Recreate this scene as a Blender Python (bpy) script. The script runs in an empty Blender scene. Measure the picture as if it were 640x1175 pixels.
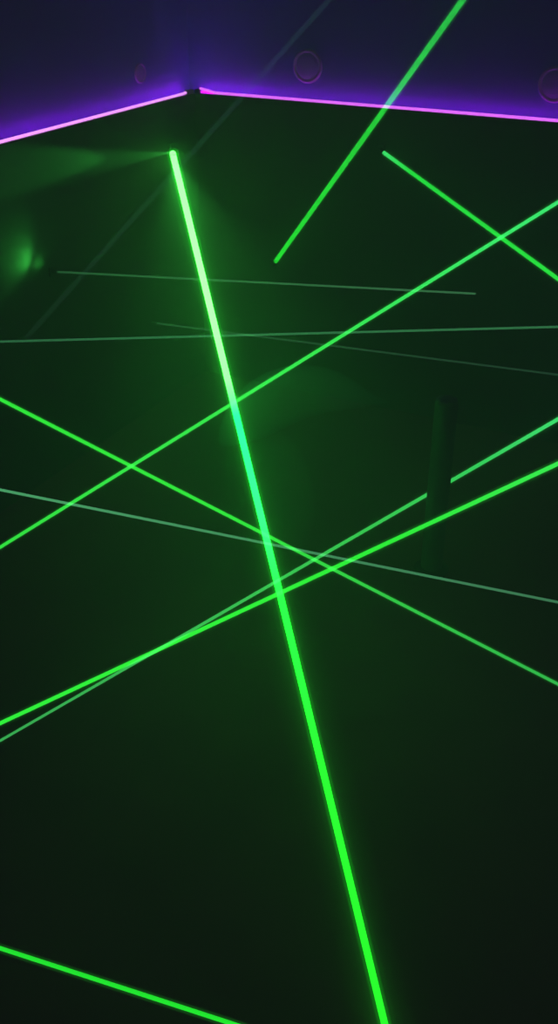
import bpy, bmesh, math, random
from mathutils import Vector, Matrix
random.seed(4)
S = bpy.context.scene
COL = S.collection
R = math.radians

# ------------------------------------------------------------------ camera
F, W, H = 1145.0, 640, 1175
PITCH = math.atan((587.5 + 100) / F)          # looking down into the room
CAMH = 1.75
cp, sp = math.cos(PITCH), math.sin(PITCH)
cam = bpy.data.cameras.new('camera'); camo = bpy.data.objects.new('camera', cam); COL.objects.link(camo)
camo.location = (0, 0, CAMH); camo.rotation_euler = (math.pi / 2 - PITCH, 0, 0)
cam.sensor_fit = 'VERTICAL'; cam.sensor_height = 24; cam.lens = 24 * F / H
cam.clip_start = 0.02; cam.clip_end = 60
S.camera = camo
CAM = Vector((0, 0, CAMH))

def ray(x, y):
    a, b = (x - 320) / F, -(y - 587.5) / F
    return Vector((a, cp + b * sp, -sp + b * cp))      # one unit of depth along the optical axis
def at(x, y, z): return CAM + ray(x, y) * z
def zplane(x, y, p, n): return (p - CAM).dot(n) / ray(x, y).dot(n)

# ------------------------------------------------------------------ room layout
LEDGE = 1.15                                           # height of the light strips
az = math.atan2((1000 - 320) / F, cp + (687.5 / F) * sp)
dA = Vector((math.sin(az), math.cos(az), 0))           # left wall, away from the viewer
dL = -dA                                               # along left wall, towards viewer
dR = Vector((math.cos(az), -math.sin(az), 0))          # along right wall, to the right
r0 = ray(222, 107); CORNER = CAM + r0 * ((LEDGE - CAMH) / r0.z)
C0 = Vector((CORNER.x, CORNER.y, 0))
PAN = 0.014                                            # panel front, measured from the strip line
SET = 0.042                                            # the upper wall stands back behind the ledge
def on_left(x, y, off=PAN): return at(x, y, zplane(x, y, C0 + dR * off, dR))
def on_right(x, y, off=PAN): return at(x, y, zplane(x, y, C0 + dL * off, dL))
def on_floor(x, y, off=0.0): return at(x, y, zplane(x, y, Vector((0, 0, off)), Vector((0, 0, 1))))

# ------------------------------------------------------------------ helpers
def obj(name, bm, m, parent=None, smooth=False):
    me = bpy.data.meshes.new(name); bm.normal_update(); bm.to_mesh(me); bm.free()
    if m: me.materials.append(m)
    if smooth:
        for p in me.polygons: p.use_smooth = True
    o = bpy.data.objects.new(name, me); COL.objects.link(o)
    if parent: o.parent = parent
    return o
def thing(name, label, cat, mw=None, group=None):
    o = bpy.data.objects.new(name, None); COL.objects.link(o); o.empty_display_size = 0.05
    if mw is not None: o.matrix_world = mw
    tag(o, label, cat, group); return o
def tag(o, label, cat, group=None, kind=None):
    o['label'] = label; o['category'] = cat
    if group: o['group'] = group
    if kind: o['kind'] = kind
def struct(name, bm, m):
    o = obj(name, bm, m); o['kind'] = 'structure'; return o
def basis(loc, X, Y, Z):
    return Matrix(((X.x, Y.x, Z.x, loc.x), (X.y, Y.y, Z.y, loc.y), (X.z, Y.z, Z.z, loc.z), (0, 0, 0, 1)))
UP = Vector((0, 0, 1))
def add_box(bm, lo, hi, mw=Matrix(), bevel=0.0):
    lo, hi = Vector(lo), Vector(hi)
    r = bmesh.ops.create_cube(bm, size=1.0)
    bmesh.ops.transform(bm, matrix=mw @ Matrix.Translation((lo + hi) / 2) @ Matrix.Diagonal((*(hi - lo), 1)), verts=r['verts'])
    if bevel:
        es = list({e for v in r['verts'] for e in v.link_edges})
        bmesh.ops.bevel(bm, geom=es, offset=bevel, segments=2, affect='EDGES', profile=0.6)
def add_lathe(bm, prof, seg=32, mw=Matrix()):
    rings = []
    for r, z in prof:
        if r < 1e-6: rings.append([bm.verts.new(mw @ Vector((0, 0, z)))])
        else: rings.append([bm.verts.new(mw @ Vector((r * math.cos(2 * math.pi * k / seg), r * math.sin(2 * math.pi * k / seg), z))) for k in range(seg)])
    for a, b in zip(rings, rings[1:]):
        for k in range(seg):
            k2 = (k + 1) % seg
            if len(a) == 1 and len(b) == 1: continue
            if len(a) == 1: bm.faces.new((a[0], b[k2], b[k]))
            elif len(b) == 1: bm.faces.new((a[k], a[k2], b[0]))
            else: bm.faces.new((a[k], a[k2], b[k2], b[k]))
    bmesh.ops.recalc_face_normals(bm, faces=bm.faces)

# ------------------------------------------------------------------ materials
def mat(name):
    m = bpy.data.materials.new(name); m.use_nodes = True
    nt = m.node_tree; nt.nodes.clear()
    return m, nt, nt.nodes.new('ShaderNodeOutputMaterial')
def paint(name, c, rough=0.6, vary=0.15, scale=7.0, bump=0.05, spec=0.3, metal=0.0):
    m, nt, out = mat(name); N = nt.nodes; Lk = nt.links.new
    b = N.new('ShaderNodeBsdfPrincipled'); tc = N.new('ShaderNodeTexCoord'); ns = N.new('ShaderNodeTexNoise')
    ns.inputs['Scale'].default_value = scale; ns.inputs['Detail'].default_value = 4
    rp = N.new('ShaderNodeValToRGB')
    rp.color_ramp.elements[0].position = .3; rp.color_ramp.elements[1].position = .7
    rp.color_ramp.elements[0].color = (*[v * (1 - vary) for v in c], 1)
    rp.color_ramp.elements[1].color = (*[v * (1 + vary) for v in c], 1)
    Lk(tc.outputs['Object'], ns.inputs['Vector']); Lk(ns.outputs['Fac'], rp.inputs['Fac']); Lk(rp.outputs['Color'], b.inputs['Base Color'])
    b.inputs['Roughness'].default_value = rough; b.inputs['Specular IOR Level'].default_value = spec; b.inputs['Metallic'].default_value = metal
    n2 = N.new('ShaderNodeTexNoise'); n2.inputs['Scale'].default_value = 180
    bp = N.new('ShaderNodeBump'); bp.inputs['Strength'].default_value = bump; bp.inputs['Distance'].default_value = .002
    Lk(tc.outputs['Object'], n2.inputs['Vector']); Lk(n2.outputs['Fac'], bp.inputs['Height']); Lk(bp.outputs['Normal'], b.inputs['Normal'])
    Lk(b.outputs[0], out.inputs['Surface']); return m
def emit(name, c, s):
    m, nt, out = mat(name); e = nt.nodes.new('ShaderNodeEmission')
    e.inputs['Color'].default_value = (*c, 1); e.inputs['Strength'].default_value = s
    nt.links.new(e.outputs[0], out.inputs['Surface']); return m

M_WALL = paint('violet_wall_paint', (0.27, 0.008, 0.75), .9, .06, 3, spec=0)
M_PANEL = paint('black_panel_paint', (0.045, 0.045, 0.045), .85, .12, 4, spec=.1)
M_FLOOR = paint('black_floor', (0.16, 0.045, 0.05), .8, .12, 5, spec=.1)
M_BLACK = paint('black_plastic', (0.02, 0.02, 0.02), .5, .1, 20)
M_RIM = paint('grey_plastic_rim', (0.75, 0.09, 0.9), .6, .08, 30, spec=.05)
M_FACE = paint('purple_plastic_face', (0.55, 0.05, 0.9), .7, .08, 30, spec=0)
M_LENS = paint('emitter_lens', (0.08, 0.25, 0.1), .2, .05, 40)
M_CAP = paint('grey_cap', (0.10, 0.11, 0.10), .5, .1, 30)

def beam_core_mat(name, stops, grain=0.0):
    """light scattered along the beam: adds to what is behind it; stops = (t, rgb)"""
    m, nt, out = mat(name); N = nt.nodes; Lk = nt.links.new
    e = N.new('ShaderNodeEmission'); t = N.new('ShaderNodeBsdfTransparent'); a = N.new('ShaderNodeAddShader')
    tc = N.new('ShaderNodeTexCoord'); sx = N.new('ShaderNodeSeparateXYZ'); rp = N.new('ShaderNodeValToRGB')
    el = rp.color_ramp.elements
    mx = max(max(c) for _, c in stops)
    while len(el) < len(stops): el.new(.5)
    for k, (p, c) in enumerate(stops):
        el[k].position = p; el[k].color = (*[v / mx for v in c], 1)
    Lk(tc.outputs['Generated'], sx.inputs[0]); Lk(sx.outputs['Z'], rp.inputs['Fac']); Lk(rp.outputs['Color'], e.inputs['Color'])
    e.inputs['Strength'].default_value = mx * 0.5
    if grain:
        ns = N.new('ShaderNodeTexNoise'); ns.inputs['Scale'].default_value = 90; ns.inputs['Detail'].default_value = 3
        mr = N.new('ShaderNodeMapRange'); mr.inputs['From Min'].default_value = .3; mr.inputs['From Max'].default_value = .7
        mr.inputs['To Min'].default_value = mx * .5 * (1 - grain); mr.inputs['To Max'].default_value = mx * .5 * (1 + grain)
        Lk(tc.outputs['Object'], ns.inputs['Vector']); Lk(ns.outputs['Fac'], mr.inputs['Value']); Lk(mr.outputs[0], e.inputs['Strength'])
    Lk(e.outputs[0], a.inputs[0]); Lk(t.outputs[0], a.inputs[1]); Lk(a.outputs[0], out.inputs['Surface']); return m
def beam_glow_mat(name, c, r):  # halo of lit air around a beam, put in as emission
    m, nt, out = mat(name); e = nt.nodes.new('ShaderNodeEmission')
    mx = max(c); e.inputs['Color'].default_value = (*[v / mx for v in c], 1); e.inputs['Strength'].default_value = mx / (2 * r)
    nt.links.new(e.outputs[0], out.inputs['Volume']); return m

# ------------------------------------------------------------------ the setting
ML = basis(C0, dL, dR, UP)      # left wall frame: x along wall to viewer, y into the room   (mirrored, fixed by recalc)
MR = basis(C0, dR, dL, UP)
def wallbox(mw, lo, hi):
    bm = bmesh.new(); add_box(bm, lo, hi, mw); bmesh.ops.recalc_face_normals(bm, faces=bm.faces); return bm
LL, LR, HT = 5.0, 4.2, 2.7
struct('wall_left', wallbox(ML, (-SET, -.2, LEDGE), (LL, -SET, HT)), M_WALL)
struct('wall_right', wallbox(MR, (-.2, -.2, LEDGE), (LR, -SET, HT)), M_WALL)
struct('trim_1', wallbox(ML, (-.2, -.2, 0), (LL, PAN, LEDGE)), M_PANEL)      # black lower panels
struct('trim_3', wallbox(ML, (-SET, -SET, LEDGE), (LL, -.008, LEDGE + .002)), M_WALL)   # sills added in wall violet so the black ledge looks lit
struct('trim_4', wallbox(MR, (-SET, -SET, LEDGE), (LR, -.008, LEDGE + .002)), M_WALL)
struct('trim_2', wallbox(MR, (-.2, -.2, 0), (LR, PAN, LEDGE)), M_PANEL)
bm = bmesh.new(); add_box(bm, (-.12, -.12, -.1), (LR, LL, 0), basis(C0, dR, dL, UP)); bmesh.ops.recalc_face_normals(bm, faces=bm.faces)
struct('floor', bm, M_FLOOR)

# ------------------------------------------------------------------ haze in the air
def haze(name, bm, dens, col, aniso=0.0):
    m, nt, out = mat(name); v = nt.nodes.new('ShaderNodeVolumeScatter')
    v.inputs['Color'].default_value = (*col, 1); v.inputs['Density'].default_value = dens; v.inputs['Anisotropy'].default_value = aniso
    nt.links.new(v.outputs[0], out.inputs['Volume'])
    o = obj(name, bm, m); return o
HAZE = 0.19
bm = bmesh.new(); add_box(bm, (-.3, -.3, -.3), (LR + .2, LL + .2, HT + .2), MR); bmesh.ops.recalc_face_normals(bm, faces=bm.faces)
hz = haze('room_haze', bm, HAZE, (.9, .95, .9)); tag(hz, 'thin haze filling the whole dark room around the beams', 'haze', kind='stuff')

def wisp(label, pts, z0, dens, col, flat=.6):
    bm = bmesh.new(); rings = []; seg = 24
    n = len(pts)
    for k, (x, y, rx, z) in enumerate(pts):
        p = at(x, y, z); q0 = at(*pts[max(k - 1, 0)][:2], pts[max(k - 1, 0)][3]); q1 = at(*pts[min(k + 1, n - 1)][:2], pts[min(k + 1, n - 1)][3])
        T = (q1 - q0).normalized(); D = ray(x, y).normalized(); D = (D - T * D.dot(T)).normalized(); S_ = T.cross(D); r = rx / F * z
        rings.append([bm.verts.new(p + S_ * r * math.cos(2 * math.pi * q / seg) + D * r * flat * math.sin(2 * math.pi * q / seg)) for q in range(seg)])
    for a, b in zip(rings, rings[1:]):
        for q in range(seg): bm.faces.new((a[q], a[(q + 1) % seg], b[(q + 1) % seg], b[q]))
    bm.faces.new(rings[0]); bm.faces.new(rings[-1]); bmesh.ops.recalc_face_normals(bm, faces=bm.faces)
    o = haze('fog_wisp', bm, dens, col); sd = o.modifiers.new('smooth', 'SUBSURF'); sd.levels = sd.render_levels = 1
    tag(o, label, 'fog', kind='stuff')
wisp('pale wing shaped wisp of fog pointing right, behind the thickest beam',
     [(252, 512, 4, 3.2), (262, 500, 16, 3.2), (285, 478, 32, 3.25), (318, 456, 36, 3.3), (355, 446, 31, 3.3), (388, 449, 24, 3.3), (412, 456, 13, 3.3), (432, 460, 5, 3.3), (447, 461, 1, 3.3)], 0, 8.0, (.5, .95, 1))
wisp('dim hanging wisp of fog below the wing shaped one',
     [(300, 490, 5, 3.1), (310, 510, 30, 3.1), (322, 545, 36, 3.05), (330, 580, 34, 3.0), (335, 615, 26, 2.95), (338, 640, 6, 2.9)], 0, 1.2, (.9, 1, .9))

# ------------------------------------------------------------------ light strips
def wash_mat(L):            # added wall wash, boosted near the corner to match the glow there
    m, nt, out = mat('added_wall_wash'); N = nt.nodes; Lk = nt.links.new
    e = N.new('ShaderNodeEmission'); e.inputs['Color'].default_value = (.62, .002, 1.0, 1)
    tc = N.new('ShaderNodeTexCoord'); sx = N.new('ShaderNodeSeparateXYZ'); mr = N.new('ShaderNodeMapRange'); mr.interpolation_type = 'SMOOTHSTEP'
    mr.inputs['From Min'].default_value = 0; mr.inputs['From Max'].default_value = .45
    mr.inputs['To Min'].default_value = 16; mr.inputs['To Max'].default_value = 8
    Lk(tc.outputs['Object'], sx.inputs[0]); Lk(sx.outputs['X'], mr.inputs['Value']); Lk(mr.outputs[0], e.inputs['Strength'])
    Lk(e.outputs[0], out.inputs['Surface']); return m
def strip(mw, x0, x1, label, c, s, hook):
    t = thing('light_strip', label, 'light strip', basis(mw @ Vector((x0, 0, LEDGE)), mw.col[0].to_3d(), mw.col[1].to_3d(), UP))
    L = x1 - x0
    bm = bmesh.new()                                   # glowing tube, the end lifted off the ledge where the photo shows it
    pts = [(0, .010 + hook), (.03, .008 + hook * .7), (.07, .008), (L, .008)]
    seg = 12; rings = []
    for x, z in pts:
        rings.append([bm.verts.new((x, .0048 * math.cos(2 * math.pi * k / seg), z + .0048 * math.sin(2 * math.pi * k / seg))) for k in range(seg)])
    for a, b in zip(rings, rings[1:]):
        for k in range(seg): bm.faces.new((a[k], a[(k + 1) % seg], b[(k + 1) % seg], b[k]))
    bm.faces.new(rings[0]); bm.faces.new(rings[-1]); bmesh.ops.recalc_face_normals(bm, faces=bm.faces)
    obj('diffuser', bm, emit('strip_glow', c, s), t, True)
    bm = bmesh.new(); add_box(bm, (-x0 + .012, -.0115, .0035), (L, -.0085, .0095)); obj('wash_ribbon', bm, wash_mat(L), t)  # extra glowing ribbon hidden behind the tube, added to light the wall
    bm = bmesh.new(); add_box(bm, (.005, -.013, 0), (L, .009, .003)); add_box(bm, (-x0 + .010, -.008, 0), (.002, .008, .017), bevel=.003)
    obj('channel', bm, M_BLACK, t)
    return t
strip(ML, .055, LL - .1, 'pink purple light strip on left wall, rising to the corner', (1.85, .68, 2.1), 1, 0)
strip(MR, .030, LR - .1, 'pink purple light strip running along right wall', (1.5, .28, 1.9), 1, .010)

# ------------------------------------------------------------------ round fittings on the purple wall
def fitting(x, y, mw, px, label, lz=1.0):
    n = mw.col[1].to_3d(); a = mw.col[0].to_3d()
    z = zplane(x, y, C0 - n * SET, n); p = at(x, y, z); r = px / F * z / 2
    t = thing('round_wall_fitting', label, 'wall fitting', basis(p, a, UP, n) if a.cross(UP).dot(n) > 0 else basis(p, -a, UP, n), 'round fittings on the purple wall')
    bm = bmesh.new(); add_lathe(bm, [(r * .76, .001), (r * .78, .006), (r * .88, .009), (r * .97, .006), (r, .001)], 48); obj('rim', bm, M_RIM, t, True)
    bm = bmesh.new(); add_lathe(bm, [(0, .007), (r * .5, .0065), (r * .77, .005), (r * .77, .001), (0, .001)], 48); obj('face', bm, M_FACE, t, True)
    return t
fitting(353, 76, MR, 37, 'round purple wall fitting above right strip, beside the faint beam')
fitting(637, 97, MR, 40, 'round purple wall fitting cut by right edge of photo')
fitting(160, 84, ML, 22, 'small narrow round fitting above left strip')

# ------------------------------------------------------------------ emitters on the panels
def emitter(p, n, aim, label, s=.028):
    a = UP.cross(n).normalized()
    t = thing('laser_emitter', label, 'laser emitter', basis(p, a, UP, n), 'laser emitters on the walls')
    bm = bmesh.new(); add_box(bm, (-s * .7, -s, 0), (s * .7, s, s * .5), bevel=s * .15); obj('bracket', bm, M_BLACK, t)
    d = t.matrix_world.to_3x3().inverted() @ aim.normalized()
    q = d.to_track_quat('Z', 'Y').to_matrix().to_4x4(); mw = Matrix.Translation((0, 0, s * .5)) @ q
    bm = bmesh.new(); add_lathe(bm, [(0, -s * .2), (s * .38, -s * .2), (s * .42, 0), (s * .42, s * .7), (s * .36, s * .8), (s * .3, s * .8), (s * .3, s * .7), (0, s * .7)], 24, mw)
    obj('barrel', bm, M_BLACK, t)
    bm = bmesh.new(); add_lathe(bm, [(0, s * .71), (s * .29, s * .71), (s * .2, s * .76), (0, s * .78)], 24, mw); obj('lens', bm, M_LENS, t)
    return t

# ------------------------------------------------------------------ laser beams
def tube(r0, r1, L, ea=0, eb=0, seg=16):
    prof = [(0, 0), (r0, 0)] + ([(r0, ea)] if ea > .001 else []) + ([(r1, L - eb)] if eb > .001 else []) + [(r1, L), (0, L)]
    bm = bmesh.new(); add_lathe(bm, prof, seg); return bm
def seg_line(name_label, a, b, w0, w1, stops, glow, gk=2.3, core=True, glow2=None, comp=True, open_a=False, open_b=False, grain=0.0, group='green laser beams crossing the room'):
    """a, b: 3-D ends; w0, w1: widths in photo pixels at the two ends"""
    d = b - a; L = d.length; u = d / L
    za = (a - CAM).dot(Vector((0, cp, -sp))); zb = (b - CAM).dot(Vector((0, cp, -sp)))
    ra, rb = w0 * za / F / 2, w1 * zb / F / 2
    def reach(p, v):                                   # how far the light still runs before it meets a wall or the floor
        best = 2.2
        for pt, n in ((C0 + dR * PAN, dR), (C0 + dL * PAN, dL), (Vector((0, 0, 0)), UP)):
            if v.dot(n) < -1e-6: best = min(best, max(0.0, (pt - p).dot(n) / v.dot(n)))
        return best
    ea = reach(a, -u) if open_a else 0.0; eb = reach(b, u) if open_b else 0.0
    stops = [((p * L + ea) / (L + ea + eb), c) for p, c in stops]
    a = a - u * ea; b = b + u * eb; d = b - a; L = d.length; q = d.to_track_quat('Z', 'Y').to_matrix().to_4x4()
    t = thing('laser_ray', name_label, 'laser', Matrix.Translation(a) @ q, group)
    k = math.exp(HAZE * (za + zb) * .5 * .85) if comp else 1.0        # the haze in between takes this much
    stops = [(p, tuple(v * k for v in c)) for p, c in stops]; glow = glow and tuple(v * k for v in glow)
    if core: obj('core', tube(ra, rb, L, ea, eb), beam_core_mat('beam_light', stops, grain), t, True)
    if glow: obj('glow', tube(ra * gk, rb * gk, L, ea, eb), beam_glow_mat('beam_halo_emission', glow, (ra + rb) / 2 * gk), t, True)
    for k2, f2 in ((1.7, 1), (2.7, .5), (4.2, .3)) if glow2 else ():
        obj('outer_glow', tube(ra * gk * k2, rb * gk * k2, L, ea, eb, 24), beam_glow_mat('beam_halo_emission', tuple(v * f2 for v in glow2), (ra + rb) / 2 * gk * k2), t, True)
    return t
def lin(*c):
    return tuple(((v / 255) / 12.92 if v <= 10 else (((v / 255) + .055) / 1.055) ** 2.4) for v in c)
G0 = lin(8, 70, 12)
def ext(p, q, x):     # the pixel of the line p-q at column x
    return (x, p[1] + (q[1] - p[1]) * (x - p[0]) / (q[0] - p[0]))

# the thick beam from the left panel down to the floor
pA = on_left(198, 176, PAN + .03); yA = 1250; xA = 198 + (440 - 198) * (yA - 176) / (1170 - 176)
pB = on_floor(xA, yA)
dirA = (pB - pA).normalized()
seg_line('thickest, brightest green beam, white at its top, slanting down', pA, pB, 7.2, 8.4,
    [(0, (.95, 11, .95)), (.3, (.9, 11, .85)), (.41, (.7, 11, .75)), (.44, (.28, 11, .6)), (.455, (.04, 11, .72)), (.58, (.07, 8, .45)), (.66, (.035, 6, .11)), (.8, (.03, 2.4, .04)), (1, (.025, 1.3, .025))], lin(6, 140, 14), 2.0, glow2=lin(4, 54, 6), comp=False)
emitter(on_left(196, 173), dR, dirA, 'black laser emitter on left panel where the thickest beam starts')

# the grainy beam over the right strip
a = on_right(316, 300, PAN + .02); b = at(565, -48, 2.9)
seg_line('grainy green beam crossing right light strip towards the top edge', a, b, 4.5, 7, [(0, lin(30, 225, 45)), (.5, lin(30, 200, 50)), (1, lin(28, 165, 55))], G0, 1.9, open_b=True, grain=.35)
emitter(on_right(314, 303), dL, b - a, 'black laser emitter at lower end of grainy beam', .02)
# from the right panel to the right edge
a = on_right(440, 175, PAN + .02); b = at(*ext((440, 175), (640, 320), 800), 3.0)
seg_line('short green beam starting below right light strip, falling to right edge', a, b, 4, 4.4, [(0, lin(60, 230, 110)), (.1, lin(30, 220, 60)), (1, lin(40, 225, 60))], G0, open_b=True)
emitter(on_right(438, 172), dL, b - a, 'black laser emitter below right strip where the short beam starts', .02)

def across(label, p, q, zl, zr, w0, w1, stops, glow, xl=-110, xr=760, **k):
    a = at(*ext(p, q, xl), zl); b = at(*ext(p, q, xr), zr)
    return seg_line(label, a, b, w0, w1, stops, glow, open_a=True, open_b=True, **k)
across('long green beam climbing from left edge to upper right edge', (0, 628), (640, 232), 2.6, 3.1, 3.6, 4.2, [(0, lin(45, 215, 55)), (.5, lin(50, 225, 75)), (1, lin(60, 235, 125))], G0)
across('green beam falling from left edge to right edge across the thickest beam', (0, 458), (640, 785), 2.5, 2.3, 4, 3.4, [(0, lin(45, 235, 55)), (.45, lin(45, 225, 55)), (.65, lin(45, 190, 65)), (1, lin(45, 165, 75))], G0)
across('brighter of two narrowly crossing beams rising from lower left', (0, 830), (640, 532), 1.9, 2.75, 4.2, 5, [(0, lin(45, 235, 55)), (.55, lin(40, 230, 50)), (1, lin(60, 235, 90))], G0)
across('thin green beam rising behind the dark post, fainter lower of crossing pair', (0, 850), (640, 481), 2.0, 3.9, 2.6, 4.6, [(0, lin(50, 150, 75)), (.45, lin(50, 190, 75)), (.62, lin(50, 205, 90)), (.75, lin(60, 225, 110)), (1, lin(60, 225, 110))], lin(6, 50, 10))
a = at(*ext((0, 1088), (255, 1171), -140), 1.55); b = on_floor(*ext((0, 1088), (255, 1171), 420))
seg_line('green beam low in the bottom left corner', a, b, 4.4, 5, [(0, lin(30, 225, 45)), (1, lin(25, 235, 40))], G0, open_a=True)
# faint ones
DG = 'faint thin laser beams'
across('faint grey green beam descending gently at mid height across the room', (0, 562), (640, 691), 2.8, 2.6, 3.2, 3, [(0, lin(75, 165, 105)), (.5, lin(60, 130, 85)), (1, lin(55, 110, 75))], None, group=DG)
across('faint nearly level beam crossing the whole photo, rising slightly rightward', (0, 392), (640, 375), 2.95, 3.3, 2.6, 2.6, [(0, lin(35, 90, 55)), (1, lin(45, 110, 65))], None, group=DG)
a = on_left(66, 312, PAN + .02); b = on_right(545, 337, PAN + .01)
seg_line('faint level beam from glowing emitter on left panel to right panel', a, b, 2.4, 2.4, [(0, lin(28, 75, 40)), (1, lin(48, 100, 62))], None, group=DG)
eK = on_left(58, 311)
emitter(eK, dR, b - a, 'black laser emitter in a green glow on left panel', .016)
a = on_left(180, 371, PAN + .01); b = at(*ext((180, 371), (640, 430), 760), 3.2)
seg_line('faintest near level beam falling slightly rightward, below the level pair', a, b, 2.2, 2.6, [(0, lin(26, 66, 36)), (.6, lin(24, 52, 34)), (1, lin(22, 44, 32))], None, open_b=True, group=DG)
a = on_left(30, 388, PAN + .01); b = at(*ext((30, 388), (370, 8), 430), 2.9)
seg_line('very dim wide beam slanting behind the thickest beam to the top', a, b, 5.5, 6, [(0, lin(8, 24, 15)), (1, lin(13, 31, 30))], None, open_b=True, group=DG)

# ------------------------------------------------------------------ post that hides a stretch of the thin beam
bz = 2.8; top = at(513, 456, bz)
foot = Vector((top.x, top.y, 0)); rp_ = 13.5 / F * bz
t = thing('post', 'short dark round post interrupting the thin beam', 'post', Matrix.Translation(foot))
h = top.z
bm = bmesh.new(); add_lathe(bm, [(rp_ * .96, .012), (rp_, .02), (rp_, h - .02), (rp_ * .9, h - .012)], 32); obj('shaft', bm, M_CAP, t, True)
bm = bmesh.new(); add_lathe(bm, [(0, h), (rp_ * .6, h - .001), (rp_ * .9, h - .006), (rp_ * .95, h - .014), (0, h - .014)], 32); obj('cap', bm, M_CAP, t, True)
bm = bmesh.new(); add_lathe(bm, [(0, 0), (rp_ * 1.6, 0), (rp_ * 1.6, .008), (rp_ * 1.1, .014), (0, .014)], 32); obj('base', bm, M_BLACK, t, True)

# ------------------------------------------------------------------ lamps: light bleeding from the emitters
def spot(name, loc, target, power, col, ang, blend, size=.004):
    l = bpy.data.lights.new(name, 'SPOT'); l.energy = power; l.color = col; l.spot_size = R(ang); l.spot_blend = blend; l.shadow_soft_size = size
    o = bpy.data.objects.new(name, l); COL.objects.link(o); o.location = loc
    o.rotation_euler = (target - loc).to_track_quat('-Z', 'Y').to_euler(); return o
GRN = (.06, 1.0, .10)
eA = on_left(196, 175, PAN + .045)
spot('emitter_bleed_along_wall', eA, on_left(-60, 205, PAN + .02), 68, GRN, 13, .6)
spot('emitter_bleed_along_beam', pA + dirA * .06, pB, 50, GRN, 42, 1.0)
eG = on_left(49, 305, PAN + .045)
spot('emitter_glow', eG, eG + dL * .75 + UP * .6 - dR * .3, 2.0, GRN, 150, 1.0)

# ------------------------------------------------------------------ world
w = bpy.data.worlds.new('world'); S.world = w; w.use_nodes = True
w.node_tree.nodes['Background'].inputs[0].default_value = (.56, .13, .98, 1); w.node_tree.nodes['Background'].inputs[1].default_value = .034

S.view_settings.view_transform = 'Standard'; S.view_settings.look = 'None'
S.view_settings.gamma = 1; S.view_settings.use_curve_mapping = False; S.view_settings.exposure = 0
S.cycles.volume_bounces = 0; S.cycles.transparent_max_bounces = 64
